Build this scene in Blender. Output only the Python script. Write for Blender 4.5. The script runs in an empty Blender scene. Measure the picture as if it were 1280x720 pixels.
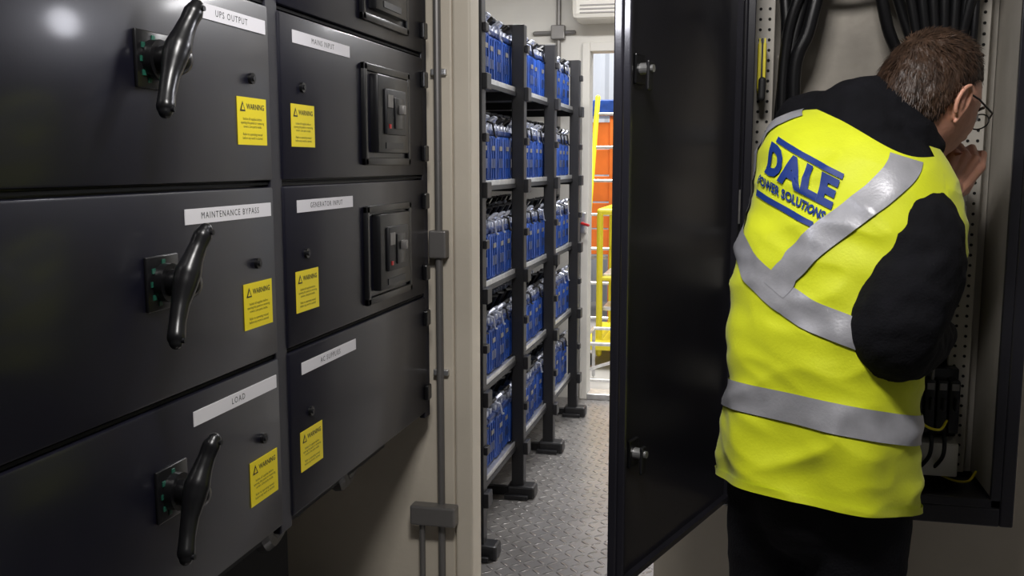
import bpy, bmesh, math, random
import numpy as np
from functools import lru_cache
from mathutils import Vector, Matrix, noise
random.seed(4)
scene = bpy.context.scene
try:
    scene.view_settings.view_transform = 'Standard'
except Exception: pass

# ------------------------------------------------------------------ materials
def mat(name, col, rough=.5, metal=0., bump=0., bscale=40., var=0., vscale=6., spec=.5, stretch=None, coat=0.):
    m = bpy.data.materials.new(name); m.use_nodes = True
    nt = m.node_tree; b = nt.nodes['Principled BSDF']
    b.inputs['Base Color'].default_value = (*col, 1)
    b.inputs['Roughness'].default_value = rough
    b.inputs['Metallic'].default_value = metal
    b.inputs['Specular IOR Level'].default_value = spec
    b.inputs['Coat Weight'].default_value = coat
    b.inputs['Coat Roughness'].default_value = .14
    tc = nt.nodes.new('ShaderNodeTexCoord')
    mp = nt.nodes.new('ShaderNodeMapping')
    nt.links.new(tc.outputs['Object'], mp.inputs['Vector'])
    if stretch: mp.inputs['Scale'].default_value = stretch
    if var > 0:
        n = nt.nodes.new('ShaderNodeTexNoise'); n.inputs['Scale'].default_value = vscale
        n.inputs['Detail'].default_value = 5
        nt.links.new(mp.outputs[0], n.inputs['Vector'])
        r = nt.nodes.new('ShaderNodeValToRGB')
        r.color_ramp.elements[0].position = .3; r.color_ramp.elements[1].position = .7
        r.color_ramp.elements[0].color = (*[max(0, c*(1-var)) for c in col], 1)
        r.color_ramp.elements[1].color = (*[min(1, c*(1+var)) for c in col], 1)
        nt.links.new(n.outputs['Fac'], r.inputs['Fac'])
        nt.links.new(r.outputs['Color'], b.inputs['Base Color'])
    if bump > 0:
        n2 = nt.nodes.new('ShaderNodeTexNoise'); n2.inputs['Scale'].default_value = bscale
        n2.inputs['Detail'].default_value = 4
        nt.links.new(mp.outputs[0], n2.inputs['Vector'])
        bp = nt.nodes.new('ShaderNodeBump'); bp.inputs['Strength'].default_value = bump
        bp.inputs['Distance'].default_value = .01
        nt.links.new(n2.outputs['Fac'], bp.inputs['Height'])
        nt.links.new(bp.outputs['Normal'], b.inputs['Normal'])
    return m

M_panel = mat('switchgear_paint', (.0075, .0075, .0150), .40, 0, .03, 500, .12, 3, spec=.36, coat=.25)
M_frame = mat('switchgear_frame', (.018, .018, .027), .36, 0, .03, 400)
M_gap = mat('gap_black', (.004, .004, .005), .8)  # near-black for door seams, plinth and the discs drawn as rail holes
M_door = mat('open_door_paint', (.017, .0165, .022), .28, 0, .03, 300, .15, 4, coat=.5)
M_black = mat('black_plastic', (.008, .008, .009), .30)
M_blackmatt = mat('black_steel', (.010, .010, .012), .45, 0, .05, 200)
M_wall = mat('wall_cream_paint', (.64, .62, .57), .55, 0, .05, 60, .05, 3)
M_wallr = mat('wall_unseen_darkened', (.26, .26, .27), .6, 0, .05, 60, .05, 3)  # unseen walls darkened so they throw less sheen on the switchgear
M_wall2 = mat('partition_paint', (.72, .65, .53), .45, 0, .05, 60, .06, 4)
M_ceil = mat('ceiling_paint', (.50, .50, .48), .7, 0, 0, 1, .04, 3)
M_label = mat('label_white', (.84, .82, .84), .5)
M_ink = mat('ink_black', (.02, .02, .02), .6)
M_yel = mat('label_yellow', (.94, .76, .01), .45)
M_steel = mat('galvanised_steel', (.66, .66, .66), .33, .8, .04, 80, .15, 30)
M_backpl = mat('backplate_grey', (.34, .31, .265), .45, .2, .04, 50, .2, 8)
M_side = mat('cabinet_inner_side', (.46, .43, .38), .45, 0, .04, 50, .1, 8)
M_white = mat('white_plastic', (.72, .69, .62), .4)
M_green = mat('green_indicator', (.02, .12, .08), .3)
M_blue = mat('battery_blue', (.016, .062, .29), .27, 0, .04, 60, .35, 9)
M_bluel = mat('battery_lid', (.012, .030, .12), .35)
M_term = mat('battery_terminal', (.62, .66, .78), .28, .75)
M_cable = mat('cable_black', (.006, .006, .007), .38)
M_conduit = mat('conduit_grey', (.22, .21, .20), .4, .4)
M_refl = mat('reflective_tape', (.42, .42, .45), .36, .2, .06, 200, .12, 25)
M_fleece = mat('black_fleece', (.005, .005, .007), .9, 0, .2, 220, .3, 20, spec=.2)
M_trous = mat('dark_trousers', (.008, .008, .011), .85, 0, .3, 200, .2, 10, spec=.2)
M_boot = mat('boot_leather', (.012, .010, .009), .5, 0, .2, 80)
M_skin = mat('skin', (.60, .30, .205), .45, 0, .08, 120, .14, 28)
M_skin.node_tree.nodes['Principled BSDF'].inputs['Subsurface Weight'].default_value = .12
M_skin.node_tree.nodes['Principled BSDF'].inputs['Subsurface Radius'].default_value = (.02, .008, .004)
M_hair = mat('hair_brown', (.048, .025, .014), .5, 0, .4, 90, .45, 60, stretch=(1, 1, .35))
M_logo = mat('logo_blue', (.010, .04, .24), .5)
M_orange = mat('orange_paint', (.74, .17, .02), .5, 0, .05, 50, .1, 6)
M_yellowp = mat('yellow_paint', (.82, .70, .03), .4)
M_clad = mat('cladding', (.42, .45, .50), .5, 0, 0, 1, .06, 2)
M_conc = mat('concrete', (.36, .35, .34), .5, 0, .08, 30, .12, 3)
M_eye = mat('eye_white', (.8, .78, .75), .2)
M_iris = mat('iris', (.08, .05, .03), .2)
M_lip = mat('lips', (.45, .17, .13), .45)
M_red = mat('red_plastic', (.5, .02, .02), .4)
M_hi = mat('hi_vis_yellow', (.75, .82, .012), .6, 0, .07, 220, .06, 10)
M_hi.node_tree.nodes['Principled BSDF'].inputs['Sheen Weight'].default_value = .15

def diamond():
    m = bpy.data.materials.new('tread_plate_floor'); m.use_nodes = True
    nt = m.node_tree; N = nt.nodes; L = nt.links; b = N['Principled BSDF']
    geo = N.new('ShaderNodeNewGeometry'); sep = N.new('ShaderNodeSeparateXYZ'); L.new(geo.outputs['Position'], sep.inputs[0])
    def M(op, a, b_=None, c=None):
        n = N.new('ShaderNodeMath'); n.operation = op
        for i, v in enumerate((a, b_, c)):
            if v is None: continue
            if isinstance(v, (int, float)): n.inputs[i].default_value = v
            else: L.new(v, n.inputs[i])
        return n.outputs[0]
    s = 24.
    x = M('MULTIPLY', sep.outputs['X'], s); y = M('MULTIPLY', sep.outputs['Y'], s)
    fx = M('FLOOR', x); fy = M('FLOOR', y)
    lx = M('SUBTRACT', M('SUBTRACT', x, fx), .5); ly = M('SUBTRACT', M('SUBTRACT', y, fy), .5)
    par = M('MULTIPLY', M('FRACT', M('MULTIPLY', M('ADD', fx, fy), .5)), 2.)
    sg = M('SUBTRACT', M('MULTIPLY', M('ROUND', par), 2.), 1.)
    lyS = M('MULTIPLY', ly, sg)
    p = M('ADD', lx, lyS); q = M('SUBTRACT', lx, lyS)
    d = M('ADD', M('POWER', M('ABSOLUTE', M('DIVIDE', p, .72)), 2.), M('POWER', M('ABSOLUTE', M('DIVIDE', q, .20)), 2.))
    h = M('SUBTRACT', 1., M('MINIMUM', d, 1.))
    h = M('POWER', h, .5)
    bp = N.new('ShaderNodeBump'); bp.inputs['Strength'].default_value = 1.; bp.inputs['Distance'].default_value = .009
    L.new(h, bp.inputs['Height']); L.new(bp.outputs['Normal'], b.inputs['Normal'])
    n = N.new('ShaderNodeTexNoise'); n.inputs['Scale'].default_value = 5; n.inputs['Detail'].default_value = 6
    r = N.new('ShaderNodeValToRGB')
    r.color_ramp.elements[0].color = (.22, .21, .205, 1); r.color_ramp.elements[1].color = (.46, .44, .43, 1)
    L.new(geo.outputs['Position'], n.inputs['Vector']); L.new(n.outputs['Fac'], r.inputs['Fac'])
    L.new(r.outputs['Color'], b.inputs['Base Color'])
    b.inputs['Metallic'].default_value = .6; b.inputs['Roughness'].default_value = .30
    return m
M_floor = diamond()

# ------------------------------------------------------------------ helpers
def link(o, parent=None):
    scene.collection.objects.link(o)
    if parent: o.parent = parent
    return o
def root(name, loc=(0, 0, 0), rz=0):
    e = bpy.data.objects.new(name, None); e.location = loc; e.rotation_euler = (0, 0, rz)
    e.empty_display_size = .1
    return link(e)
def meshobj(name, verts, faces, m=None, parent=None, smooth=False):
    me = bpy.data.meshes.new(name); me.from_pydata([tuple(v) for v in verts], [], faces); me.update()
    if m: me.materials.append(m)
    if smooth: me.polygons.foreach_set('use_smooth', [True]*len(me.polygons))
    return link(bpy.data.objects.new(name, me), parent)
_bm = bmesh.new(); bmesh.ops.create_cube(_bm, size=10)
bmesh.ops.bevel(_bm, geom=_bm.edges[:], offset=1, segments=2, affect='EDGES', profile=.5)
_bm.verts.index_update()
TPL = [[(math.copysign(1, c), 5-abs(c)) for c in q.co] for q in _bm.verts]
TPF = [[q.index for q in f.verts] for f in _bm.faces]; _bm.free()
class MB:
    def __init__(s): s.v = []; s.f = []; s.mi = []; s.mats = []
    def _m(s, m):
        if m not in s.mats: s.mats.append(m)
        return s.mats.index(m)
    def add(s, verts, faces, m):
        o = len(s.v); k = s._m(m)
        s.v += [tuple(v) for v in verts]
        for f in faces: s.f.append(tuple(i+o for i in f)); s.mi.append(k)
    def box(s, x0, x1, y0, y1, z0, z1, m, c=0.):
        if c <= 0:
            v = [(x0,y0,z0),(x1,y0,z0),(x1,y1,z0),(x0,y1,z0),(x0,y0,z1),(x1,y0,z1),(x1,y1,z1),(x0,y1,z1)]
            s.add(v, [(0,3,2,1),(4,5,6,7),(0,1,5,4),(1,2,6,5),(2,3,7,6),(3,0,4,7)], m)
        else:
            ce = ((x0+x1)/2, (y0+y1)/2, (z0+z1)/2); h = (abs(x1-x0)/2, abs(y1-y0)/2, abs(z1-z0)/2)
            c = min(c, min(h)*.9)
            s.add([tuple(ce[i]+t[i][0]*(h[i]-t[i][1]*c) for i in range(3)) for t in TPL], TPF, m)
    def tube(s, pts, rad, m, n=12, caps=True):
        v, f = tube_geo(pts, rad, n, caps); s.add(v, f, m)
    def obj(s, name, parent=None, smooth_angle=None):
        me = bpy.data.meshes.new(name); me.from_pydata(s.v, [], s.f)
        for m in s.mats: me.materials.append(m)
        me.polygons.foreach_set('material_index', s.mi)
        me.update()
        if smooth_angle:
            me.polygons.foreach_set('use_smooth', [True]*len(me.polygons))
            me.set_sharp_from_angle(angle=math.radians(smooth_angle))
        return link(bpy.data.objects.new(name, me), parent)

def tube_geo(pts, rad, n=12, round_caps=True, flat=None):
    P = [Vector(p) for p in pts]
    if not isinstance(rad, (list, tuple)): rad = [rad]*len(P)
    R = list(rad)
    if round_caps:
        d0 = (P[0]-P[1]).normalized(); d1 = (P[-1]-P[-2]).normalized()
        P0, r0, P1, r1 = P[0], R[0], P[-1], R[-1]
        pre = [(P0+d0*r0*math.sin(a), r0*math.cos(a)) for a in (1.45, 1.1, .7, .35)]
        post = [(P1+d1*r1*math.sin(a), r1*math.cos(a)) for a in (.35, .7, 1.1, 1.45)]
        P = [a for a, _ in pre]+P+[a for a, _ in post]; R = [b for _, b in pre]+R+[b for _, b in post]
    verts = []; faces = []; prev = None
    for i, p in enumerate(P):
        t = (P[min(i+1, len(P)-1)]-P[max(i-1, 0)]).normalized()
        if prev is None:
            ref = Vector((0, 0, 1)) if abs(t.z) < .9 else Vector((1, 0, 0))
            u = t.cross(ref).normalized()
        else:
            u = (prev-t*prev.dot(t)).normalized()
        prev = u; w = t.cross(u)
        for k in range(n):
            a = 2*math.pi*k/n
            verts.append(p+(u*math.cos(a)+w*math.sin(a))*R[i])
    for i in range(len(P)-1):
        for k in range(n):
            k2 = (k+1) % n
            faces.append((i*n+k, i*n+k2, (i+1)*n+k2, (i+1)*n+k))
    faces.append(tuple(range(n-1, -1, -1))); faces.append(tuple((len(P)-1)*n+k for k in range(n)))
    return verts, faces
def smooth_path(pts, k=8):
    P = [Vector(p) for p in pts]; out = []
    for i in range(len(P)-1):
        p0 = P[max(i-1, 0)]; p1 = P[i]; p2 = P[i+1]; p3 = P[min(i+2, len(P)-1)]
        for j in range(k):
            t = j/k
            out.append(.5*((2*p1)+(p2-p0)*t+(2*p0-5*p1+4*p2-p3)*t*t+(3*p1-p0-3*p2+p3)*t**3))
    out.append(P[-1]); return out
def text(body, loc, rot, size, m, parent, name='lettering', offset=0., align='CENTER', extrude=.0, sp=1.):
    c = bpy.data.curves.new(name, 'FONT'); c.body = body; c.size = size; c.extrude = extrude; c.offset = offset
    c.resolution_u = 2; c.space_character = sp
    c.align_x = align; c.align_y = 'CENTER'; c.materials.append(m)
    o = bpy.data.objects.new(name, c); o.location = loc; o.rotation_euler = rot
    return link(o, parent)
def apply_mods(o):
    dg = bpy.context.evaluated_depsgraph_get(); dg.update()
    me = bpy.data.meshes.new_from_object(o.evaluated_get(dg))
    o.modifiers.clear(); o.data = me
    return o
def remeshed(name, parts, vox, m, parent, smooth=6, fac=.5):
    b = MB()
    for v, f in parts: b.add(v, f, m)
    o = b.obj(name, parent)
    r = o.modifiers.new('r', 'REMESH'); r.mode = 'VOXEL'; r.voxel_size = vox; r.use_smooth_shade = True
    s = o.modifiers.new('s', 'SMOOTH'); s.iterations = smooth; s.factor = fac
    apply_mods(o)
    if not o.data.materials: o.data.materials.append(m)
    n = len(o.data.polygons)
    o.data.polygons.foreach_set('use_smooth', [True]*n); o.data.polygons.foreach_set('material_index', [0]*n)
    return o

# ================================================================== MAN
man = root('man', (.155, 1.84, 0)); minv = Matrix.Translation(man.location).inverted()
def mp_(o):
    o.parent = man; o.matrix_parent_inverse = minv; return o
rings = [
 ((.156, 1.835, .785), (.87, -.50, .0), .168, .142),
 ((.158, 1.838, .90), (.87, -.50, .0), .168, .136),
 ((.165, 1.850, 1.02), (.84, -.54, -.05), .170, .132),
 ((.181, 1.873, 1.15), (.77, -.63, -.13), .184, .138),
 ((.203, 1.900, 1.27), (.69, -.69, -.22), .198, .142),
 ((.218, 1.922, 1.36), (.63, -.72, -.28), .205, .136),
 ((.230, 1.940, 1.425), (.62, -.73, -.30), .186, .112),
 ((.243, 1.955, 1.462), (.62, -.73, -.28), .138, .092),
 ((.252, 1.964, 1.482), (.63, -.73, -.26), .090, .075)]
A = np.array([list(c)+list(r)+[a, bb] for c, r, a, bb in rings])
@lru_cache(maxsize=90000)
def ring(s):
    s = max(0., min(7.9999, s)); i = int(s); t = s-i
    p0 = A[max(i-1, 0)]; p1 = A[i]; p2 = A[i+1]; p3 = A[min(i+2, 8)]
    v = (.5*(2*p1+(p2-p0)*t+(2*p0-5*p1+4*p2-p3)*t*t+(3*p1-p0-3*p2+p3)*t**3)).tolist()
    C = Vector(v[:3]); R = Vector(v[3:6]).normalized(); up = Vector((.15, .12, 1)).normalized()
    F = up.cross(R).normalized()
    return C, R, F, v[6], v[7]
NEXP = 2.35
def surf(s, th, off=0., wr=1.):
    C, R, F, a, b_ = ring(s)
    c, d = math.cos(th), math.sin(th)
    x = math.copysign(abs(c)**(2/NEXP), c); y = math.copysign(abs(d)**(2/NEXP), d)
    p = C+R*x*a+F*y*b_
    nrm = (R*(x/a)+F*(y/b_)).normalized()
    w = 0.
    if wr:
        fade = min(1, max(0, (8-s)/3))
        w = .012*noise.noise(Vector((p.x*5, p.y*5, p.z*7)))*fade
        q2 = Vector(((p.x+p.z*.7)*6, p.y*6, (p.z-.6*p.x)*13)); w += .016*(.35-abs(noise.noise(q2)))*fade
        q3 = Vector(((p.x-p.z*.5)*9+4, p.y*9, (p.z+.5*p.x)*20)); w += .007*(.35-abs(noise.noise(q3)))*fade
        w += .008*math.sin(th*6+s*1.2)*max(0, 1-s/2.8)
    return p+nrm*(off+w*wr)
vs = []; fs = []; NS, NT = 150, 168
def stop(th):
    d = (math.degrees(th)+360) % 360
    k = math.exp(-((d-325)/45)**2)
    return 7.25-.75*k
for i in range(NS+1):
    for k in range(NT):
        th = 2*math.pi*k/NT; vs.append(surf(stop(th)*i/NS, th, .008))
for i in range(NS):
    for k in range(NT):
        k2 = (k+1) % NT; fs.append((i*NT+k, i*NT+k2, (i+1)*NT+k2, (i+1)*NT+k))
v = meshobj('hi_vis_vest', vs, fs, M_hi, None, True); mp_(v)
def band(name, path, width, m=M_refl, off=.0115, n=70):
    pts = []
    for i in range(n+1):
        t = i/n*(len(path)-1); k = min(int(t), len(path)-2); u = t-k
        th = path[k][0]*(1-u)+path[k+1][0]*u; s = path[k][1]*(1-u)+path[k+1][1]*u
        pts.append((math.radians(th), s))
    for _ in range(6):
        pts = [pts[0]]+[tuple((pts[i-1][j]+2*pts[i][j]+pts[i+1][j])/4 for j in (0, 1)) for i in range(1, n)]+[pts[-1]]
    def tang(i):
        a = pts[max(i-1, 0)]; c = pts[min(i+1, n)]
        return surf(c[1], c[0], 0, 0)-surf(a[1], a[0], 0, 0)
    V = []; Fc = []; W = 6
    for i, (th, s) in enumerate(pts):
        T = tang(i).normalized()
        e = .02
        ds = (surf(s+e, th, 0, 0)-surf(s-e, th, 0, 0))/(2*e); dt = (surf(s, th+e, 0, 0)-surf(s, th-e, 0, 0))/(2*e)
        Nn = dt.cross(ds).normalized(); B = Nn.cross(T).normalized()
        a11, a12, a22 = dt.dot(dt), dt.dot(ds), ds.dot(ds); b1, b2 = B.dot(dt), B.dot(ds)
        det = a11*a22-a12*a12; x = (b1*a22-b2*a12)/det; y = (a11*b2-a12*b1)/det
        for j in range(W+1):
            q = width*(j/W-.5)
            V.append(surf(s+y*q, th+x*q, off, 1))
    for i in range(n):
        for j in range(W):
            k = i*(W+1)+j; Fc.append((k, k+1, k+W+2, k+W+1))
    o = meshobj(name, V, Fc, m, None, True); mp_(o); return o
band('reflective_waist_band', [(-270, 1.35), (-180, 1.42), (-90, 1.42), (0, 1.34), (90, 1.35)], .052, n=130)
band('reflective_chest_band', [(-270, 3.9), (-190, 3.85), (-150, 3.62), (-110, 3.1), (-80, 2.75), (-40, 2.6), (0, 2.7), (90, 3.2)], .052, n=130)
band('reflective_shoulder_band', [(-97, 2.95), (-81, 3.7), (-64, 4.4), (-50, 5.1), (-39, 5.8), (-34, 6.2), (-32, 6.42)], .052, off=.0125)
band('reflective_shoulder_band_b', [(-152, 3.8), (-148, 4.6), (-140, 5.4), (-128, 6.1), (-124, 6.8)], .045, off=.0125)
band('vest_hem_binding', [(-270, .1), (-180, .1), (-90, .1), (0, .1), (90, .1)], .014, M_hi, .012, 130)

ss = np.linspace(0, 7.9, 400); zs = [0.]
for i in range(1, 400): zs.append(zs[-1]+(ring(float(ss[i]))[0]-ring(float(ss[i-1]))[0]).length)
LX, LH, LR = -.026, .002, math.radians(-6)
H0 = float(np.interp(4.62, ss, zs))
def back(x, h, off):
    s = round(float(np.interp(H0+h, zs, ss)), 4)
    C, R, F, a, b_ = ring(s)
    q = min(.999, abs(x)/a); cth = math.copysign(q**(NEXP/2), x); th = -math.acos(max(-1, min(1, cth)))
    return surf(s, th, off, 1)
cr, sr = math.cos(LR), math.sin(LR)
def logo_text(body, size, x, y, off_, name, sx=1., sp=1.):
    c = bpy.data.curves.new('t', 'FONT'); c.body = body; c.size = size; c.offset = off_; c.align_x = 'CENTER'; c.align_y = 'CENTER'
    c.resolution_u = 3; c.space_character = sp
    o = bpy.data.objects.new('t', c); link(o)
    dg = bpy.context.evaluated_depsgraph_get(); dg.update()
    me = bpy.data.meshes.new_from_object(o.evaluated_get(dg))
    bm = bmesh.new(); bm.from_mesh(me); bmesh.ops.triangulate(bm, faces=bm.faces[:])
    for _ in range(3):
        ed = [e for e in bm.edges if e.calc_length() > .011]
        if ed: bmesh.ops.subdivide_edges(bm, edges=ed, cuts=1); bmesh.ops.triangulate(bm, faces=bm.faces[:])
    for q in bm.verts:
        a = q.co.x*sx+x; d = q.co.y+y
        q.co = back(LX+a*cr-d*sr, LH+a*sr+d*cr, .0118)
    bm.normal_update()
    bm.to_mesh(me); bm.free()
    bpy.data.objects.remove(o)
    o2 = bpy.data.objects.new(name, me); me.materials.clear(); me.materials.append(M_logo); link(o2); mp_(o2)
logo_text('DALE', .074, 0.004, .016, .0042, 'logo_word', .97, 1.06)
logo_text('POWER SOLUTIONS', .0225, -0.004, -.028, .0010, 'logo_subtitle', .86, 1.06)
def logo_bar(x0, x1, y0, y1, name):
    V = []; Fc = []; n = 30
    for i in range(n+1):
        for j in range(3):
            a = x0+(x1-x0)*i/n; d = y0+(y1-y0)*j/2
            V.append(back(LX+a*cr-d*sr, LH+a*sr+d*cr, .0115))
    for i in range(n):
        for j in range(2): k = i*3+j; Fc.append((k, k+3, k+4, k+1))
    mp_(meshobj(name, V, Fc, M_logo, None, True))
logo_bar(-.072, .098, .052, .063, 'logo_bar_top'); logo_bar(-.098, .072, -.057, -.046, 'logo_bar_bottom')

parts = []
vs = []; fs = []; ns, nt = 36, 40
for i in range(ns+1):
    s = .3+7.55*i/ns
    for k in range(nt): vs.append(surf(s, 2*math.pi*k/nt, -.014, 0))
for i in range(ns):
    for k in range(nt):
        k2 = (k+1) % nt; fs.append((i*nt+k, i*nt+k2, (i+1)*nt+k2, (i+1)*nt+k))
fs.append(tuple(range(nt-1, -1, -1))); fs.append(tuple(ns*nt+k for k in range(nt)))
parts.append((vs, fs))
SR = Vector((.307, 1.805, 1.330)); SL = Vector((.140, 2.055, 1.475))
ER = Vector((.257, 1.715, 1.093)); WR = Vector((.362, 1.93, 1.075))
EL = Vector((.20, 2.25, 1.31)); WL = Vector((.392, 2.058, 1.338))
def limb(pts, rr, n=24):
    pp = smooth_path(pts, 6); r2 = [float(x) for x in np.interp(np.linspace(0, len(rr)-1, len(pp)), range(len(rr)), rr)]
    return tube_geo(pp, r2, n)
parts.append(limb([SR+Vector((-.05, .05, -.01)), SR+Vector((-.008, -.005, -.04)), SR.lerp(ER, .5)+Vector((.014, -.006, 0)), ER+Vector((.004, .0, .03)), ER+Vector((.022, .035, .0)), ER.lerp(WR, .6), WR], [.066, .074, .080, .074, .066, .056, .044]))
parts.append(limb([SL+Vector((.04, -.03, -.01)), SL+Vector((.0, .01, -.005)), SL.lerp(EL, .5), EL, EL+Vector((.03, -.02, .01)), EL.lerp(WL, .6), WL], [.076, .076, .064, .056, .052, .045, .036]))
NB = Vector((.252, 1.962, 1.47)); HD = Vector((.348, 1.998, 1.520))
parts.append(limb([NB+Vector((-.02, -.01, -.05)), NB+Vector((-.004, -.004, -.012)), NB+Vector((.024, .010, .018))], [.112, .092, .074]))
parts.append(limb([NB+Vector((-.10, .03, .0)), NB+Vector((-.045, .02, .03)), NB+Vector((.0, .0, .035))], [.05, .060, .058]))
parts.append(limb([NB+Vector((-.02, -.03, .0)), NB+Vector((.03, -.035, -.01)), NB+Vector((.065, -.02, -.04))], [.05, .055, .05]))
cl = remeshed('fleece_jacket', parts, .006, M_fleece, None, 5); mp_(cl)
for q in cl.data.vertices:
    p = q.co; w = .012*(.4-abs(noise.noise(Vector((p.x*9, p.y*9, p.z*17)))))+.003*noise.noise(p*45)
    q.co = p+q.normal*w
RF = Vector((.5, .87, 0))
parts = [limb([(.158, 1.84, .95), (.158, 1.84, .84), (.160, 1.84, .77)], [.12, .130, .12])]
for hx, kn, an in (((.228, 1.80, .82), (.235, 1.835, .47), (.235, 1.79, .10)), ((.092, 1.885, .82), (.08, 1.95, .47), (.065, 1.92, .10))):
    parts.append(limb([hx, Vector(hx).lerp(Vector(kn), .5), kn, Vector(kn).lerp(Vector(an), .5)+Vector((-.015, -.02, 0)), an], [.098, .088, .07, .068, .062]))
tr = remeshed('trousers', parts, .008, M_trous, None, 5); mp_(tr)
for q in tr.data.vertices:
    p = q.co; q.co = p+q.normal*(.008*(.4-abs(noise.noise(Vector((p.x*9, p.y*9, p.z*16))))))
for ax, ay in ((.235, 1.79), (.065, 1.92)):
    a = Vector((ax, ay, 0))
    ps = [limb([a+Vector((0, 0, .16)), a+Vector((0, 0, .09)), a+RF*-.02+Vector((0, 0, .05))], [.05, .05, .045]),
          limb([a-RF*.045+Vector((0, 0, .042)), a+RF*.05+Vector((0, 0, .044)), a+RF*.13+Vector((0, 0, .042)), a+RF*.18+Vector((0, 0, .038))], [.038, .042, .042, .032])]
    bo = remeshed('boot', ps, .006, M_boot, None, 3); mp_(bo)
    for q in bo.data.vertices: q.co.z = max(q.co.z, .001)

# ---- head
f = Vector((.73, .60, -.38)).normalized(); upw = Vector((.12, .06, 1))
rt = f.cross(upw).normalized(); uph = rt.cross(f).normalized()
HM = Matrix((rt, f, uph)).transposed()
HS = 1.04
def hw(p): return HD+HM@(Vector(p)*HS)
def sm(x, a, b_): t = max(0, min(1, (x-a)/(b_-a))); return t*t*(3-2*t)
def headpt(d, off=0.):
    x, y, z = d
    w = .076; dp = .098; h = .117
    px, py, pz = x*w, y*dp, z*h
    low = sm(-z, .05, 1.)
    px *= 1-.30*low*(.4+.6*max(0, y))
    if y < 0: py *= 1-.40*sm(-z, .2, 1.)
    else: py *= 1+.06*low
    g = lambda cx, cz, sx, sz: math.exp(-((px-cx)/sx)**2-((pz-cz)/sz)**2)
    if y > 0:
        py += .023*g(0, -.026, .011, .016)+.014*g(0, -.006, .009, .018)
        py -= .012*(g(.031, .004, .016, .011)+g(-.031, .004, .016, .011))
        py += .005*(g(.030, .024, .02, .007)+g(-.030, .024, .02, .007))
        py += .007*g(0, -.056, .020, .006)+.005*g(0, -.066, .017, .006)-.004*g(0, -.076, .02, .005)
        py += .009*g(0, -.094, .018, .014)
        py += .004*(g(.045, -.025, .018, .016)+g(-.045, -.025, .018, .016))
    v = Vector((px, py, pz))
    return v+v.normalized()*off
nu, nv = 112, 84
D = []
for i in range(nv+1):
    ph = math.pi*i/nv
    for k in range(nu):
        th = 2*math.pi*k/nu
        D.append((math.sin(ph)*math.cos(th), math.sin(ph)*math.sin(th), math.cos(ph)))
vs = [hw(headpt(d)) for d in D]
fs = [(i*nu+k, (i+1)*nu+k, (i+1)*nu+(k+1) % nu, i*nu+(k+1) % nu) for i in range(nv) for k in range(nu)]
parts = [(vs, fs)]
parts.append(limb([NB+Vector((0, .0, -.02)), NB.lerp(HD, .5)+Vector((-.004, -.004, -.012)), HD+HM@Vector((0, -.03, -.045))], [.062, .058, .056]))
for sgn in (1, -1):
    ear = []
    for t in np.linspace(-.35*math.pi, 1.15*math.pi, 16):
        yy = -.016*math.cos(t); zz = .027*math.sin(t)+.004
        ear.append(hw((sgn*(.083+.004*math.sin(t)+.006*(yy < 0)), -.012+yy, zz-.012)))
    ear.append(hw((sgn*.079, -.006, -.044)))
    parts.append(tube_geo(ear, .0042, 10))
    parts.append(tube_geo([hw((sgn*.076, -.004, -.035)), hw((sgn*.078, -.012, -.012)), hw((sgn*.079, -.014, .010))], [.007, .011, .009], 12))
hd = remeshed('head', parts, .0025, M_skin, None, 3, .4); mp_(hd)
b = MB()
for sgn in (1, -1):
    c = hw((sgn*.031, .083, .003))
    b.tube([c-f*.004, c+f*.002], .0105, M_eye, 20); b.tube([c+f*.011, c+f*.0125], .0045, M_iris, 14, False)
    b.tube([hw((sgn*.014, .103, .021)), hw((sgn*.032, .098, .026)), hw((sgn*.048, .084, .021))], .003, M_hair, 8)
b.tube([hw((-.018, .104, -.061)), hw((0, .111, -.060)), hw((.018, .104, -.061))], [.002, .004, .002], M_lip, 10)
mp_(b.obj('face_features', None, 60))
def hairmask(d):
    x, y, z = d
    if y > .25: lim = .42+.25*(y-.25)
    elif y > -.08: lim = .12+(.30)*((y+.08)/.33)
    else: lim = .12-.75*sm(-y, .05, .50)
    if abs(x) > .75 and -.25 < y < .22: lim = max(lim, .16)
    return z-lim
vs = []
for i, d in enumerate(D):
    m_ = hairmask(d); off = .003+.011*sm(m_, 0, .5)+.004*noise.noise(Vector(d)*5)+.002*noise.noise(Vector((d[0]*28, d[1]*28, d[2]*12)))
    if m_ < 0: off = -.004
    vs.append(hw(headpt(d, off)))
fs2 = [q for q in fs if max(hairmask(D[i]) for i in q) > -.04]
hr = MB(); hr.add(vs, fs2, M_hair)
rnd = random.Random(2)
for _ in range(9000):
    z = rnd.uniform(-.8, 1); a = rnd.uniform(0, 2*math.pi); r = math.sqrt(1-z*z); d = Vector((r*math.cos(a), r*math.sin(a), z))
    m_ = hairmask(d)
    if m_ < .0: continue
    o0 = .001+.011*sm(m_, 0, .5)
    p = headpt(d, o0); nrm = Vector((d.x/.077, d.y/.098, d.z/.117)).normalized()
    flow = Vector((d.x*.3, .5 if d.z > .3 else .15, -.9 if d.z < .6 else -.1)); flow = (flow-nrm*flow.dot(nrm)).normalized()
    flow = (flow+Vector((rnd.gauss(0, .18), rnd.gauss(0, .18), rnd.gauss(0, .18)))).normalized()
    L = .009+.011*sm(m_, 0, .6); side = nrm.cross(flow).normalized()*.0010
    tip = p+flow*L*.95+nrm*L*.16; mid = p+flow*L*.5+nrm*L*.17
    hr.add([hw(p-side), hw(p+side), hw(mid+side*.8), hw(mid-side*.8), hw(tip)], [(0, 1, 2, 3), (3, 2, 4)], M_hair)
mp_(hr.obj('hair', None, 180))
b = MB()
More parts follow.
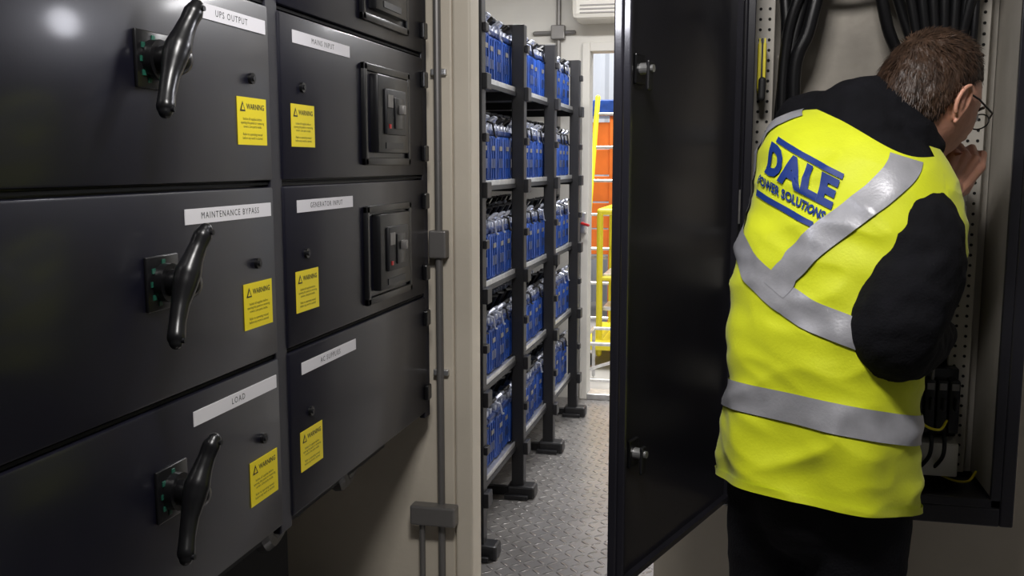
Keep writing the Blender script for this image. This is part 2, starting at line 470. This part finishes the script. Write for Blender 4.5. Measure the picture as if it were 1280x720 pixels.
for sgn in (1, -1):
    b.tube([hw((sgn*.081, -.012, .012)), hw((sgn*.080, .03, .013)), hw((sgn*.070, .085, .010)), hw((sgn*.054, .101, .008))], .0019, M_black, 8)
    pts = [hw((sgn*.031+.021*math.cos(t), .104, .002+.015*math.sin(t))) for t in np.linspace(0, 2*math.pi, 25)]
    b.tube(pts, .0014, M_black, 8, False)
b.tube([hw((-.010, .106, .006)), hw((0, .110, .009)), hw((.010, .106, .006))], .0016, M_black, 8)
mp_(b.obj('glasses', None, 60))

def hand(name, W, d, nback, thumb_sign, curl):
    d = Vector(d).normalized(); nb = Vector(nback); nb = (nb-d*nb.dot(d)).normalized(); sd = d.cross(nb)*thumb_sign
    def L(x, y, z): return Vector(W)+sd*x+d*y+nb*z
    parts = []
    kx = [.030, .010, -.011, -.030]; ky = [.088, .093, .088, .078]; ln = [(.040, .024, .020), (.044, .028, .021), (.040, .026, .020), (.031, .020, .018)]
    parts.append(tube_geo([L(0, -.03, 0), L(0, .0, 0), L(0, .02, 0)], [.026, .026, .026], 16))
    for i in range(4):
        parts.append(tube_geo([L(kx[i]*.45, .0, -.002), L(kx[i]*.75, .045, -.001), L(kx[i], ky[i], 0)], [.017, .0155, .0115], 14))
        p = Vector((kx[i], ky[i], 0)); an = 0; pts = [p.copy()]
        for j, l in enumerate(ln[i]):
            an += curl[i][j]
            p = p+Vector((kx[i]*l*1.5, math.cos(an)*l, -math.sin(an)*l)); pts.append(p.copy())
        parts.append(tube_geo([L(*q) for q in pts], [.0108, .0095, .0086, .0072], 12))
    tp = [(.018, .015, -.006), (.040, .042, -.020), (.046, .072, -.034), (.036, .096, -.046)]
    parts.append(tube_geo([L(*q) for q in tp], [.017, .0135, .011, .0088], 12))
    o = remeshed(name, parts, .0019, M_skin, None, 3, .5); mp_(o); return o
c1 = [(.7, .9, .5), (.95, 1.1, .6), (1.1, 1.2, .6), (1.2, 1.2, .6)]
hand('left_hand', WL, (.52, .15, .80), (.35, -.80, .10), 1, c1)
hand('right_hand', WR, (.20, .95, .05), (.25, -.05, .95), -1, c1)
r_ = MB()
c = WR+Vector((.018, .108, -.033))
r_.tube([c+Vector((-.045, .0, .0)), c+Vector((.035, .01, 0))], .011, M_black, 14)
r_.tube([c+Vector((.035, .01, 0)), c+Vector((.04, .09, .0))], .003, M_steel, 8)
mp_(r_.obj('hand_tool', None, 60))

# ------------------------------------------------------------------ room shell
XL, XR, YB, YE, ZC = -1.5, 1.25, -1.3, 5.6, 2.6
def slab(name, *a, m=M_wall):
    b = MB(); b.box(*a, m); return b.obj(name)
slab('floor', XL, XR, YB, YE+.1, -.08, 0, m=M_floor)
slab('ceiling', XL, XR, YB, YE+.1, ZC, ZC+.08, m=M_ceil)
slab('wall_left', XL-.08, XL, YB, YE+.1, -.08, ZC+.08)
b = MB(); b.box(XR, XR+.08, YB, 2.70, -.08, ZC+.08, M_wallr); b.box(XR, XR+.08, 2.70, YE+.1, -.08, ZC+.08, M_wall); b.obj('wall_right')
slab('wall_back', XL, XR, YB-.08, YB, -.08, ZC+.08, m=M_wallr)
b = MB()
b.box(XL, -.90, YE, YE+.1, 0, ZC, M_wall); b.box(.02, XR, YE, YE+.1, 0, ZC, M_wall); b.box(-.90, .02, YE, YE+.1, 2.09, ZC, M_wall)
b.obj('wall_end')
b = MB()
for x0, x1 in ((-.90, -.855), (-.03, .02)): b.box(x0, x1, YE-.025, YE+.11, .0, 2.09, M_wall, .004)
b.box(-.855, -.03, YE-.025, YE+.11, 2.04, 2.09, M_wall, .004)
b.box(-.855, -.03, YE-.025, YE+.12, .0, .035, M_steel, .004)
b.box(-.895, -.865, 5.53, 5.575, 1.0, 1.12, M_steel, .004); b.tube([(-.88, 5.54, 1.06), (-.88, 5.49, 1.06), (-.84, 5.48, 1.05)], .008, M_red)
b.obj('trim_1')
b = MB()
b.box(XL, -.86, 2.68, 2.74, 0, ZC, M_wall2); b.box(-.86, -.805, 2.672, 2.748, 0, ZC, M_wall2, .006)
b.box(-.80, -.748, 2.66, 2.76, 0, ZC, M_wall2, .006); b.box(-.805, -.80, 2.68, 2.74, 0, ZC, M_wall2)
b.box(-.21, XR, 2.68, 2.76, 0, ZC, M_wall2, .0); b.box(-.748, -.21, 2.68, 2.76, 2.3, ZC, M_wall2)
b.obj('wall_partition')

b = MB(); b.box(-7, 5, YE+.1, 11, -.25, -.12, M_conc); b.obj('floor_hall')
vs = []; fs = []
n = 240
for i in range(n+1):
    x = -7+12*i/n; y = 10.5+(.03 if (i//2) % 2 else 0)
    vs += [(x, y, -.12), (x, y, 5.)]
for i in range(n): fs.append((2*i, 2*i+2, 2*i+3, 2*i+1))
meshobj('wall_hall', vs, fs, M_clad)
r_ = MB()
for x in (-2.3, -1.6, -1.15, -.4):
    r_.box(x-.04, x+.04, 9.0, 9.08, -.12, 1.9, M_orange, .005)
for z in (.55, .8, 1.05, 1.3, 1.55):
    r_.box(-2.3, -.4, 9.02, 9.06, z, z+.235, M_orange, .004)
r_.box(-2.3, -.4, 8.98, 9.5, 1.84, 1.99, M_blue, .01)
for z in (.5, 1.0): r_.box(-2.3, -.4, 9.06, 9.6, z, z+.03, M_steel)
for x in (-2.0, -.9): r_.box(x-.2, x+.2, 9.0, 9.5, -.12, .3, M_conduit, .02)
r_.obj('orange_storage_rack')
r_ = MB()
for y in (7.1, 7.8):
    r_.tube([(-1.0, y, -.02), (-1.0, y, 1.05)], .024, M_yellowp)
    r_.tube([(-.35, y, -.02), (-.35, y, 1.05)], .024, M_yellowp)
    r_.tube([(-1.0, y, 1.05), (-.35, y, 1.05)], .024, M_yellowp)
    r_.tube([(-1.0, y, .55), (-.35, y, .55)], .016, M_yellowp)
for x in (-1.0, -.35):
    r_.tube([(x, 7.1, 1.05), (x, 7.8, 1.05)], .024, M_yellowp)
    r_.tube([(x, 7.1, .08), (x, 7.8, .08)], .03, M_yellowp)
r_.box(-1.10, -.3, 7.0, 7.9, .02, .09, M_yellowp, .01)
for z in (.3, .55): r_.box(-.98, -.37, 7.15, 7.35+z*.4, z, z+.03, M_steel, .004)
for x in (-1.1, -.32):
    for y in (7.05, 7.85): r_.tube([(x-.015, y, -.06), (x+.015, y, -.06)], .058, M_black, 16)
r_.obj('yellow_access_steps')
r_ = MB()
for x in (-1.34, -1.0):
    r_.tube([(x, 8.3, -.1), (x+.06, 8.85, 2.0)], .024, M_yellowp)
for k in range(7):
    t = (k+.5)/7; r_.tube([(-1.34+.06*t, 8.3+.55*t, -.1+2.1*t), (-1.0+.06*t, 8.3+.55*t, -.1+2.1*t)], .014, M_steel)
r_.obj('yellow_ladder')
r_ = MB()
for x in (-.98, -.45):
    r_.tube([(x, 6.1, -.10), (x, 6.1, .24), (x, 6.7, .24), (x, 6.7, -.10)], .012, M_steel)
for y in (6.1, 6.7): r_.tube([(-.98, y, .24), (-.45, y, .24)], .012, M_steel)
r_.tube([(-.98, 6.1, .05), (-.45, 6.1, .24)], .010, M_steel); r_.tube([(-.98, 6.1, .0), (-.45, 6.1, .0)], .011, M_steel)
r_.obj('steel_stool_frame')

r_ = MB(); r_.box(-.93, -.13, 5.36, 5.602, 2.19, 2.47, M_white, .03)
for k in range(3): r_.box(-.88, -.18, 5.352, 5.362, 2.22+.02*k, 2.226+.02*k, M_conduit)
r_.obj('air_conditioner')
r_ = MB()
r_.tube([(-1.04, 5.585, 1.0), (-1.04, 5.585, 2.59)], .014, M_conduit)
r_.tube([(-1.18, 5.585, 2.15), (-.95, 5.585, 2.15)], .012, M_conduit); r_.box(-1.08, -1.0, 5.55, 5.602, 2.11, 2.19, M_conduit, .006)
r_.obj('wall_conduit')

# ------------------------------------------------------------------ switchgear
XF = -.86
sw = root('switchgear_cabinet', (XF, 1.7, .67)); swi = Matrix.Translation(sw.location).inverted()
def pb(name, mb, ang=None):
    o = mb.obj(name, None, ang); o.parent = sw; o.matrix_parent_inverse = swi; return o
def ptext(*a, **k):
    o = text(*a, None, **k); o.parent = sw; o.matrix_parent_inverse = swi; return o
b = MB()
b.box(XL+.002, XF-.022, -.13, 2.62, .70, 2.10, M_frame)
b.box(XL+.002, XF-.03, -.13, 2.60, .67, .70, M_frame)
for y in (-.13, .76, 1.672, 2.575):
    b.box(XF-.022, XF-.004, y if y > -.1 else -.13, (y+.05) if y < 2.5 else 2.62, .67, 2.10, M_frame, .003)
pb('carcass', b)
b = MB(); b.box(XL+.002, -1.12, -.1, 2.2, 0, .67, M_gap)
for k in range(6):
    y = 1.35+.2*k; x = -.97-.03*(k % 2)
    b.tube(smooth_path([(x, y, .68), (x, y+.03, .62), (x-.02, y+.1, .585), (x-.02, y+.17, .62), (x-.01, y+.2, .68)], 6), .028, M_cable, 10)
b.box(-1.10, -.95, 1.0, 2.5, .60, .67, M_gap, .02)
pb('plinth_and_cables', b)
rows = [(2.028, 1.702), (1.690, 1.369), (1.357, 1.036), (1.026, .69)]
cols = [(-.08, .765), (.807, 1.677), (1.719, 2.578)]
b = MB()
for y0, y1 in cols:
    for zt, zb in rows:
        b.box(XF-.021, XF, y0, y1, zb, zt, M_panel, .005)
pb('doors', b, 40)
b = MB()
for zt, zb in rows[:-1]:
    b.box(XF-.0215, XF-.008, -.13, 2.62, zb-.008, zb-.003, M_gap)
pb('seams', b)
RT = (math.pi/2, 0, math.pi/2)
names1 = ['SPARE', 'UPS OUTPUT', 'MAINTENANCE BYPASS', 'LOAD']
names2 = ['UPS INPUT', 'MAINS INPUT', 'GENERATOR INPUT', 'AC SUPPLIES']
def warning(y, z):
    b = MB(); b.box(XF, XF+.001, y, y+.106, z-.084, z, M_yel)
    b.add([(XF+.0015, y+.008, z-.025), (XF+.0015, y+.028, z-.025), (XF+.0015, y+.018, z-.007)], [(0, 1, 2)], M_ink)
    b.add([(XF+.002, y+.0125, z-.0225), (XF+.002, y+.0235, z-.0225), (XF+.002, y+.018, z-.0125)], [(0, 1, 2)], M_yel)
    pb('warning_label', b)
    ptext('WARNING', (XF+.0012, y+.065, z-.0165), RT, .0135, M_ink, name='warning_word', offset=.0003)
    ptext('Isolate all supplies before\nopening this panel or removing\ncovers. Live parts inside.\n\nRefer to operating manual\nbefore any work is started.', (XF+.0012, y+.053, z-.055), RT, .0068, M_ink, name='warning_text')
def handle(y, z):
    b = MB()
    b.box(XF, XF+.006, y-.042, y+.042, z-.042, z+.042, M_black, .002)
    for dy, dz in ((-.026, .02), (-.030, .0), (-.026, -.02), (.0, .032), (-.012, -.03)):
        b.box(XF+.006, XF+.0075, y+dy-.004, y+dy+.004, z+dz-.004, z+dz+.004, M_green)
    b.tube([(XF+.006, y, z), (XF+.02, y, z)], .030, M_black, 24, False)
    b.tube([(XF+.018, y, z), (XF+.048, y-.006, z)], [.020, .024], M_black, 20)
    c = Vector((XF+.054, y-.020, z)); d = Vector((0, .50, .86)).normalized()
    pts = []; rr = []
    prof = [(-.092, .010), (-.084, .0135), (-.06, .0125), (-.03, .014), (0, .019), (.02, .020), (.045, .0155), (.065, .0135), (.082, .0145), (.092, .011)]
    for t, r in prof:
        pts.append(c+d*t+Vector((.010*(abs(t)/.09)**2, 0, 0))); rr.append(r)
    b.tube(smooth_path(pts, 4), [float(v) for v in np.interp(np.linspace(0, 9, 37), range(10), rr)], M_black, 18)
    for t in (-.088, .088):
        p = c+d*t; b.tube([p+Vector((.02, 0, 0)), p+Vector((.0252, 0, 0))], .0040, M_blackmatt, 12, False)
    pb('rotary_handle', b, 50)
def knob(y, z):
    b = MB(); b.tube([(XF, y, z), (XF+.006, y, z)], .010, M_black, 18, False); b.tube([(XF+.006, y, z), (XF+.009, y, z)], .005, M_blackmatt, 12, False)
    pb('door_lock', b, 50)
def breaker(y0, y1, z0, z1):
    b = MB()
    for a in ((y0, y0+.018, z0, z1), (y1-.018, y1, z0, z1), (y0, y1, z0, z0+.018), (y0, y1, z1-.018, z1)):
        b.box(XF, XF+.012, *a, M_black, .003)
    b.box(XF, XF+.004, y0+.015, y1-.015, z0+.015, z1-.015, M_panel)
    b.box(XF+.002, XF+.024, y0+.05, y1-.05, z0+.03, z1-.022, M_black, .004)
    ym = (y0+y1)/2; zm = (z0+z1)/2
    b.box(XF+.024, XF+.032, ym-.07, ym+.07, zm-.045, zm+.065, M_blackmatt, .004)
    b.box(XF+.032, XF+.036, ym-.02, ym+.04, zm-.030, zm+.045, M_black, .003)
    b.box(XF+.036, XF+.050, ym, ym+.02, zm+.005, zm+.028, M_conduit, .003)
    b.box(XF+.032, XF+.034, ym-.062, ym-.03, zm+.02, zm+.05, M_conduit)
    b.box(XF+.024, XF+.026, ym-.06, ym+.06, z0+.04, z0+.055, M_blackmatt)
    b.box(XF+.032, XF+.0345, ym-.055, ym-.045, zm-.03, zm-.02, M_red)
    pb('breaker_panel', b, 40)
for c, (y0, y1) in enumerate(cols):
    for r, (zt, zb) in enumerate(rows):
        if c < 2:
            nm = names1[r] if c else ['SYSTEM 1', 'SYSTEM 2', 'BATTERY', 'EARTH'][r]
            la, lb = y1-.305, y1-.015
            if c and r == 1: la = y1-.255
            handle(y1-.378, zt-.137); knob(y1-.075, zt-.138)
        else:
            nm = names2[r]; la, lb = y0+.055, y0+.340
            if r < 3: breaker(y0+.400, y0+.715, zb+.028, zt-.056)
            knob(y0+.09, zt-.138)
            for z in (zt-.06, zb+.06):
                bb = MB(); bb.box(XF-.002, XF+.012, y1-.022, y1+.012, z-.022, z+.022, M_black, .004); pb('hinge', bb)
        bb = MB(); bb.box(XF, XF+.0012, la, lb, zt-.054, zt-.029, M_label); pb('name_label', bb)
        ptext(nm, (XF+.0014, (la+lb)/2, zt-.0415), RT, .0155, M_ink, name='name_text', sp=1.25)
        warning((y1-.127) if c < 2 else (y0+.04), zt-.172)

r_ = MB()
r_.tube([(-.842, 2.652, .01), (-.842, 2.652, 2.59)], .011, M_conduit)
r_.box(-.868, -.816, 2.63, 2.671, 1.13, 1.21, M_conduit, .005)
for z in (.78, 1.65): r_.box(-.865, -.819, 2.655, 2.671, z, z+.018, M_steel, .003)
r_.box(-.93, -.79, 2.612, 2.659, .33, .39, M_conduit, .006)
r_.tube([(-.90, 2.64, .33), (-.90, 2.64, .01)], .009, M_conduit)
r_.obj('conduit_run')

# ------------------------------------------------------------------ battery rack
shelves = [.24, .605, .97, 1.335, 1.70]
rk = MB()
px = (-.875, -1.43)
pys = (2.86, 3.19, 3.84, 4.50, 5.20)
for y in pys:
    for x in px:
        rk.box(x-.026, x+.026, y-.026, y+.026, .0, 1.95, M_blackmatt, .004)
        rk.box(x-.05, x+.05, y-.06, y+.06, .001, .02, M_blackmatt, .003)
    rk.box(-.92, -.80, y-.04, y+.04, .0, .055, M_blackmatt, .01)
    for z in shelves+[.05]:
        rk.box(-1.43, -.875, y-.015, y+.015, z-.045, z-.012, M_blackmatt)
    for z in shelves:
        rk.box(-.85, -.83, y-.03, y+.03, z-.05, z+.004, M_blackmatt, .003)
        rk.box(-.85, -.835, y-.02, y+.02, z+.14, z+.17, M_blackmatt, .003)
    rk.box(-1.43, -.875, y-.02, y+.02, 1.915, 1.95, M_blackmatt)
for z in shelves:
    rk.box(-1.43, -.895, 2.86, 5.22, z-.012, z-.004, M_steel)
    rk.box(-.893, -.885, 2.86, 5.22, z-.014, z+.006, M_steel, .002)
    rk.box(-1.44, -1.42, 2.86, 5.22, z-.03, z, M_blackmatt)
    rk.box(-.888, -.880, 2.86, 5.22, z-.030, z-.014, M_blackmatt)
rack = rk.obj('battery_rack')
bt = MB()
rb = random.Random(7)
for zi, z in enumerate(shelves):
    for row in range(2):
        xf = -.905-row*.265
        y = 2.90
        while y < 5.14:
            j = rb.uniform(-.008, .006)
            xa, xb = xf-.245+j, xf+j
            W_ = .108
            bt.box(xa, xb, y, y+W_, z, z+.172, M_blue, .008)
            bt.box(xa+.003, xb+.004, y+.002, y+W_-.002, z+.172, z+.190, M_bluel, .005)
            if row == 0:
                for q in (.02, .054, .088): bt.box(xb, xb+.004, y+q-.004, y+q+.004, z+.01, z+.16, M_blue, .001)
                bt.box(xb-.001, xb+.004, y+.025, y+.083, z+.05, z+.085, M_bluel)
                bt.box(xb+.003, xb+.005, y+.035, y+.073, z+.115, z+.132, M_conduit)
            for q in (.028, .080):
                bt.box(xb-.045, xb-.008, y+q-.014, y+q+.014, z+.188, z+.212, M_term, .003)
                bt.box(xa+.03, xa+.055, y+q-.012, y+q+.012, z+.188, z+.212, M_term, .002)
                bt.tube([(xb-.028, y+q, z+.21), (xb-.028, y+q, z+.228)], .008, M_term, 8, False)
            r1 = rb.random()
            bt.tube([(xb-.028, y+.080, z+.220), (xb-.006, y+.092, z+.238), (xb-.006, y+.128, z+.238), (xb-.028, y+.142, z+.220)], .008, M_term if r1 > .45 else M_cable, 6, False)
            bt.tube([(xb-.10, y+.02, z+.195), (xb-.06, y+.03, z+.262), (xb-.05, y+.08, z+.262), (xb-.09, y+.10, z+.195)], .008, M_cable, 6, False)
            if r1 > .3: bt.tube([(xb-.03, y+.028, z+.228), (xb+.006, y+.034, z+.215), (xb+.010, y+.05, z+.17), (xb+.010, y+.075, z+.165)], .0045, M_cable if r1 < .75 else M_term, 6, False)
            y += .114
bt.obj('battery_bank', rack, 40)

# ------------------------------------------------------------------ right hand control cabinet
CX0, CX1, CY, CB = .008, .612, 2.35, 2.56
CZ0, CZ1 = .605, 2.05
cab = root('control_cabinet', (.3, 2.5, CZ0)); inv = Matrix.Translation(cab.location).inverted()
def cb(name, mb, ang=None):
    o = mb.obj(name, None, ang); o.parent = cab; o.matrix_parent_inverse = inv; return o
b = MB()
b.box(CX0-.03, CX0, CY, 2.679, CZ0-.045, CZ1+.04, M_door, .004)
b.box(CX1, CX1+.03, CY, 2.679, CZ0-.045, CZ1+.04, M_door, .004)
b.box(CX0, CX1, CY, 2.679, CZ0-.045, CZ0, M_door, .004)
b.box(CX0, CX1, CY, 2.679, CZ1, CZ1+.04, M_door, .004)
b.box(CX0, CX1, 2.665, 2.679, CZ0, CZ1, M_backpl)
b.box(CX0, CX0+.018, CY, CY+.012, CZ0, CZ1, M_door, .002); b.box(CX1-.022, CX1, CY, CY+.012, CZ0, CZ1, M_door, .002)
b.box(CX0, CX1, CY, CY+.012, CZ0, CZ0+.02, M_door, .002)
cb('enclosure', b)
b = MB()
b.box(CX0+.085, CX1-.115, 2.60, 2.606, CZ0+.09, CZ1-.05, M_backpl, .001)
b.box(CX1-.010, CX1-.002, CY+.014, 2.664, CZ0+.01, CZ1-.01, M_side)
b.box(CX1-.048, CX1-.012, 2.60, 2.664, CZ0+.01, CZ1-.01, M_side)
b.box(CX0+.002, CX0+.008, CY+.02, 2.664, CZ0+.01, CZ1-.01, M_frame)
cb('backplate', b)
b = MB()
for x0, x1 in ((CX0+.018, CX0+.066), (CX1-.096, CX1-.046)):
    b.box(x0, x1, 2.52, 2.535, CZ0+.03, CZ1-.03, M_side, .002)
    b.box(x1-.004, x1, 2.535, 2.664, CZ0+.03, CZ1-.03, M_side)
    z = CZ0+.05
    while z < CZ1-.05:
        xm = (x0+x1)/2
        for xq in (xm-.011, xm+.011):
            b.tube([(xq, 2.521, z), (xq, 2.5185, z)], .0038, M_gap, 8, False)
        z += .025
cb('perforated_rails', b)
b = MB()
b.box(.440, .518, 2.44, 2.60, 1.255, 1.365, M_white, .004)
for k in range(4):
    for q in range(2):
        b.box(.444+.018*k, .459+.018*k, 2.405, 2.44, 1.263+.05*q, 1.305+.05*q, M_white, .003)
        b.tube([(.4515+.018*k, 2.406, 1.295+.05*q), (.4515+.018*k, 2.402, 1.295+.05*q)], .0045, M_steel, 10, False)
b.box(.365, .535, 2.48, 2.60, .735, .905, M_black, .004)
for k in range(6):
    x = .368+.0275*k
    b.box(x, x+.024, 2.43, 2.48, .755, .885, M_blackmatt, .004)
    b.box(x+.008, x+.016, 2.405, 2.43, .815, .845, M_black, .003)
    b.box(x+.004, x+.020, 2.427, 2.431, .862, .878, M_conduit)
b.box(.30, .535, 2.44, 2.60, .645, .728, M_white, .004)
b.box(.10, .30, 2.50, 2.60, .80, 1.15, M_white, .006)
b.box(.12, .27, 2.46, 2.50, .90, 1.08, M_black, .006)
b.box(.36, .50, 2.50, 2.60, 1.00, 1.20, M_white, .006)
for k in range(3): b.box(.37+.043*k, .405+.043*k, 2.475, 2.50, 1.03, 1.17, M_conduit, .004)
b.box(.13, .49, 2.585, 2.60, 1.46, 1.50, M_steel)
b.box(.13, .49, 2.585, 2.60, 1.205, 1.24, M_steel)
cb('terminals_and_breakers', b, 40)
b = MB()
def wire(pts, r, m, k=8): b.tube(smooth_path(pts, k), r, m, 12)
wire([(.125, 2.44, 2.04), (.145, 2.45, 1.85), (.115, 2.46, 1.68), (.105, 2.47, 1.5), (.12, 2.48, 1.2)], .015, M_cable)
wire([(.165, 2.45, 2.04), (.175, 2.44, 1.87), (.15, 2.44, 1.72), (.12, 2.45, 1.6), (.15, 2.48, 1.25)], .016, M_cable)
wire([(.20, 2.42, 2.04), (.185, 2.42, 1.88), (.12, 2.43, 1.78), (.095, 2.45, 1.62), (.10, 2.47, 1.3)], .013, M_cable)
wire([(.095, 2.46, 2.04), (.09, 2.46, 1.86), (.10, 2.46, 1.7), (.09, 2.49, 1.5)], .014, M_cable)
wire([(.28, 2.45, 2.04), (.30, 2.45, 1.85), (.33, 2.47, 1.72), (.38, 2.5, 1.6), (.39, 2.53, 1.4)], .014, M_cable)
wire([(.31, 2.46, 2.04), (.32, 2.46, 1.88), (.36, 2.48, 1.76), (.41, 2.5, 1.62), (.43, 2.54, 1.45)], .013, M_cable)
wire([(.50, 2.44, 2.04), (.51, 2.44, 1.9), (.515, 2.45, 1.7), (.51, 2.5, 1.5)], .009, M_cable)
wire([(.52, 2.42, 2.04), (.53, 2.42, 1.9), (.50, 2.44, 1.76), (.47, 2.5, 1.5)], .013, M_cable)
for k in range(6):
    wire([(.37+.024*k, 2.44, 2.04), (.36+.026*k, 2.43+.01*(k % 2), 1.92), (.37+.025*k, 2.44, 1.80), (.40+.018*k, 2.46, 1.65), (.42+.012*k, 2.5, 1.42)], .012, M_cable)
wire([(.12, 2.42, 1.885), (.20, 2.41, 1.86), (.34, 2.42, 1.875), (.48, 2.43, 1.86)], .012, M_cable)
for k in range(5):
    wire([(.38+.029*k, 2.44, .76), (.38+.029*k, 2.41, .74), (.375+.03*k, 2.42, .70), (.36+.03*k, 2.45, .66)], .005, M_cable)
for k in range(4):
    wire([(.38+.029*k, 2.44, .88), (.375+.03*k, 2.42, .95), (.41+.02*k, 2.44, 1.1), (.44+.018*k, 2.43, 1.26)], .004, [M_cable, M_conduit, M_cable, M_conduit][k])
cb('cables', b, 60)
b = MB()
for k in range(3):
    b.box(.036+.006*k, .040+.006*k, 2.44, 2.446, 1.57, 1.70, [M_yellowp, M_ink, M_yellowp][k])
b.box(.034, .054, 2.446, 2.52, 1.58, 1.69, M_yellowp, .003)
wire([(.045, 2.44, 1.56), (.046, 2.44, 1.60)], .009, M_ink)
wire([(.50, 2.50, .635), (.535, 2.47, .628), (.565, 2.46, .632), (.585, 2.48, .65)], .003, M_yellowp)
wire([(.43, 2.42, .80), (.45, 2.395, .78), (.48, 2.39, .775), (.50, 2.42, .79)], .003, M_yellowp)
cb('yellow_label_and_wires', b, 60)
b = MB()
wire([(.428, 2.095, 1.375), (.46, 2.22, 1.35), (.468, 2.33, 1.33), (.470, 2.400, 1.345)], .0025, M_cable)
mp_(b.obj('held_wire', None, 60))

ang = math.atan2(-.943, -.333)
dr = root('cabinet_door', (CX0-.018, CY-.012, 0), ang)
b = MB()
b.box(.0, .60, -.022, -.002, .575, 2.08, M_door, .004)
b.box(.0, .012, -.002, .012, .585, 2.07, M_door); b.box(.588, .60, -.002, .014, .585, 2.07, M_door, .003)
b.box(.012, .588, -.002, .012, .585, .597, M_door); b.box(.012, .588, -.002, .012, 2.058, 2.07, M_door)
o = b.obj('door_leaf', dr)
b = MB()
for z in (.84, 1.575):
    b.box(.520, .560, -.002, .006, z-.028, z+.028, M_black, .003)
    b.tube([(.54, .006, z), (.54, .022, z)], .011, M_steel, 16, False)
    b.box(.530, .550, .020, .027, z-.04, z+.015, M_blackmatt, .003)
    b.tube([(.54, .027, z), (.54, .032, z)], .007, M_steel, 12, False)
b.obj('door_latches', dr)
b = MB()
for z in (.75, 1.3, 1.9): b.tube([(0.0, .004, z-.04), (0.0, .004, z+.04)], .010, M_steel, 12, False)
b.obj('door_hinges', dr)

# ------------------------------------------------------------------ lights
def area(name, loc, tgt, sx, sy, w, col=(1, 1, 1)):
    l = bpy.data.lights.new(name, 'AREA'); l.shape = 'RECTANGLE'; l.size = sx; l.size_y = sy; l.energy = w; l.color = col
    o = bpy.data.objects.new(name, l); o.location = loc
    o.rotation_euler = (Vector(tgt)-Vector(loc)).to_track_quat('-Z', 'Y').to_euler(); link(o); return o
area('ceiling_light_front', (-.15, .75, 2.5), (.2, 1.9, 1.15), .45, .25, 27, (1, .97, .95))
area('ceiling_light_rear', (-.35, 4.2, 2.54), (-.45, 4.2, 0), .15, 1.6, 62, (.98, .97, .98))
area('hall_light', (-.8, 7.9, 4.6), (-.8, 8, 0), 3, 2, 470, (1, .98, .95))
for nm, x0, x1, y0, y1 in (('ceiling_lamp', -.40, .10, .60, .90), ('ceiling_lamp', -.45, -.25, 3.35, 5.05)):
    b = MB(); b.box(x0, x1, y0, y1, 2.56, 2.599, M_white, .01); b.obj(nm)
b = MB(); b.tube([(-.42, 1.60, 2.6), (-.42, 1.60, 1.84)], .004, M_cable, 8, False); b.tube([(-.42, 1.60, 1.85), (-.42, 1.60, 1.80)], .014, M_black, 16)
b.obj('added_glare_pendant', None, 50)  # invented pendant above the frame, only a holder for the added glare light
pl = bpy.data.lights.new('added_glare_light', 'POINT'); pl.energy = 3.4; pl.shadow_soft_size = .045; pl.color = (.92, .92, 1)
po = bpy.data.objects.new('added_glare_light', pl); po.location = (-.42, 1.58, 1.72); link(po)  # added light, out of view, to put a glare spot on the switchgear door
w = bpy.data.worlds.new('World'); scene.world = w; w.use_nodes = True
w.node_tree.nodes['Background'].inputs[0].default_value = (.5, .55, .65, 1); w.node_tree.nodes['Background'].inputs[1].default_value = .05

cd = bpy.data.cameras.new('camera'); cd.sensor_width = 36; cd.lens = 33.75; cd.clip_start = .02
co = bpy.data.objects.new('camera', cd); co.location = (0, 0, 1.4)
co.rotation_euler = (math.radians(90-7.36), 0, math.radians(13.26)); link(co)
scene.camera = co
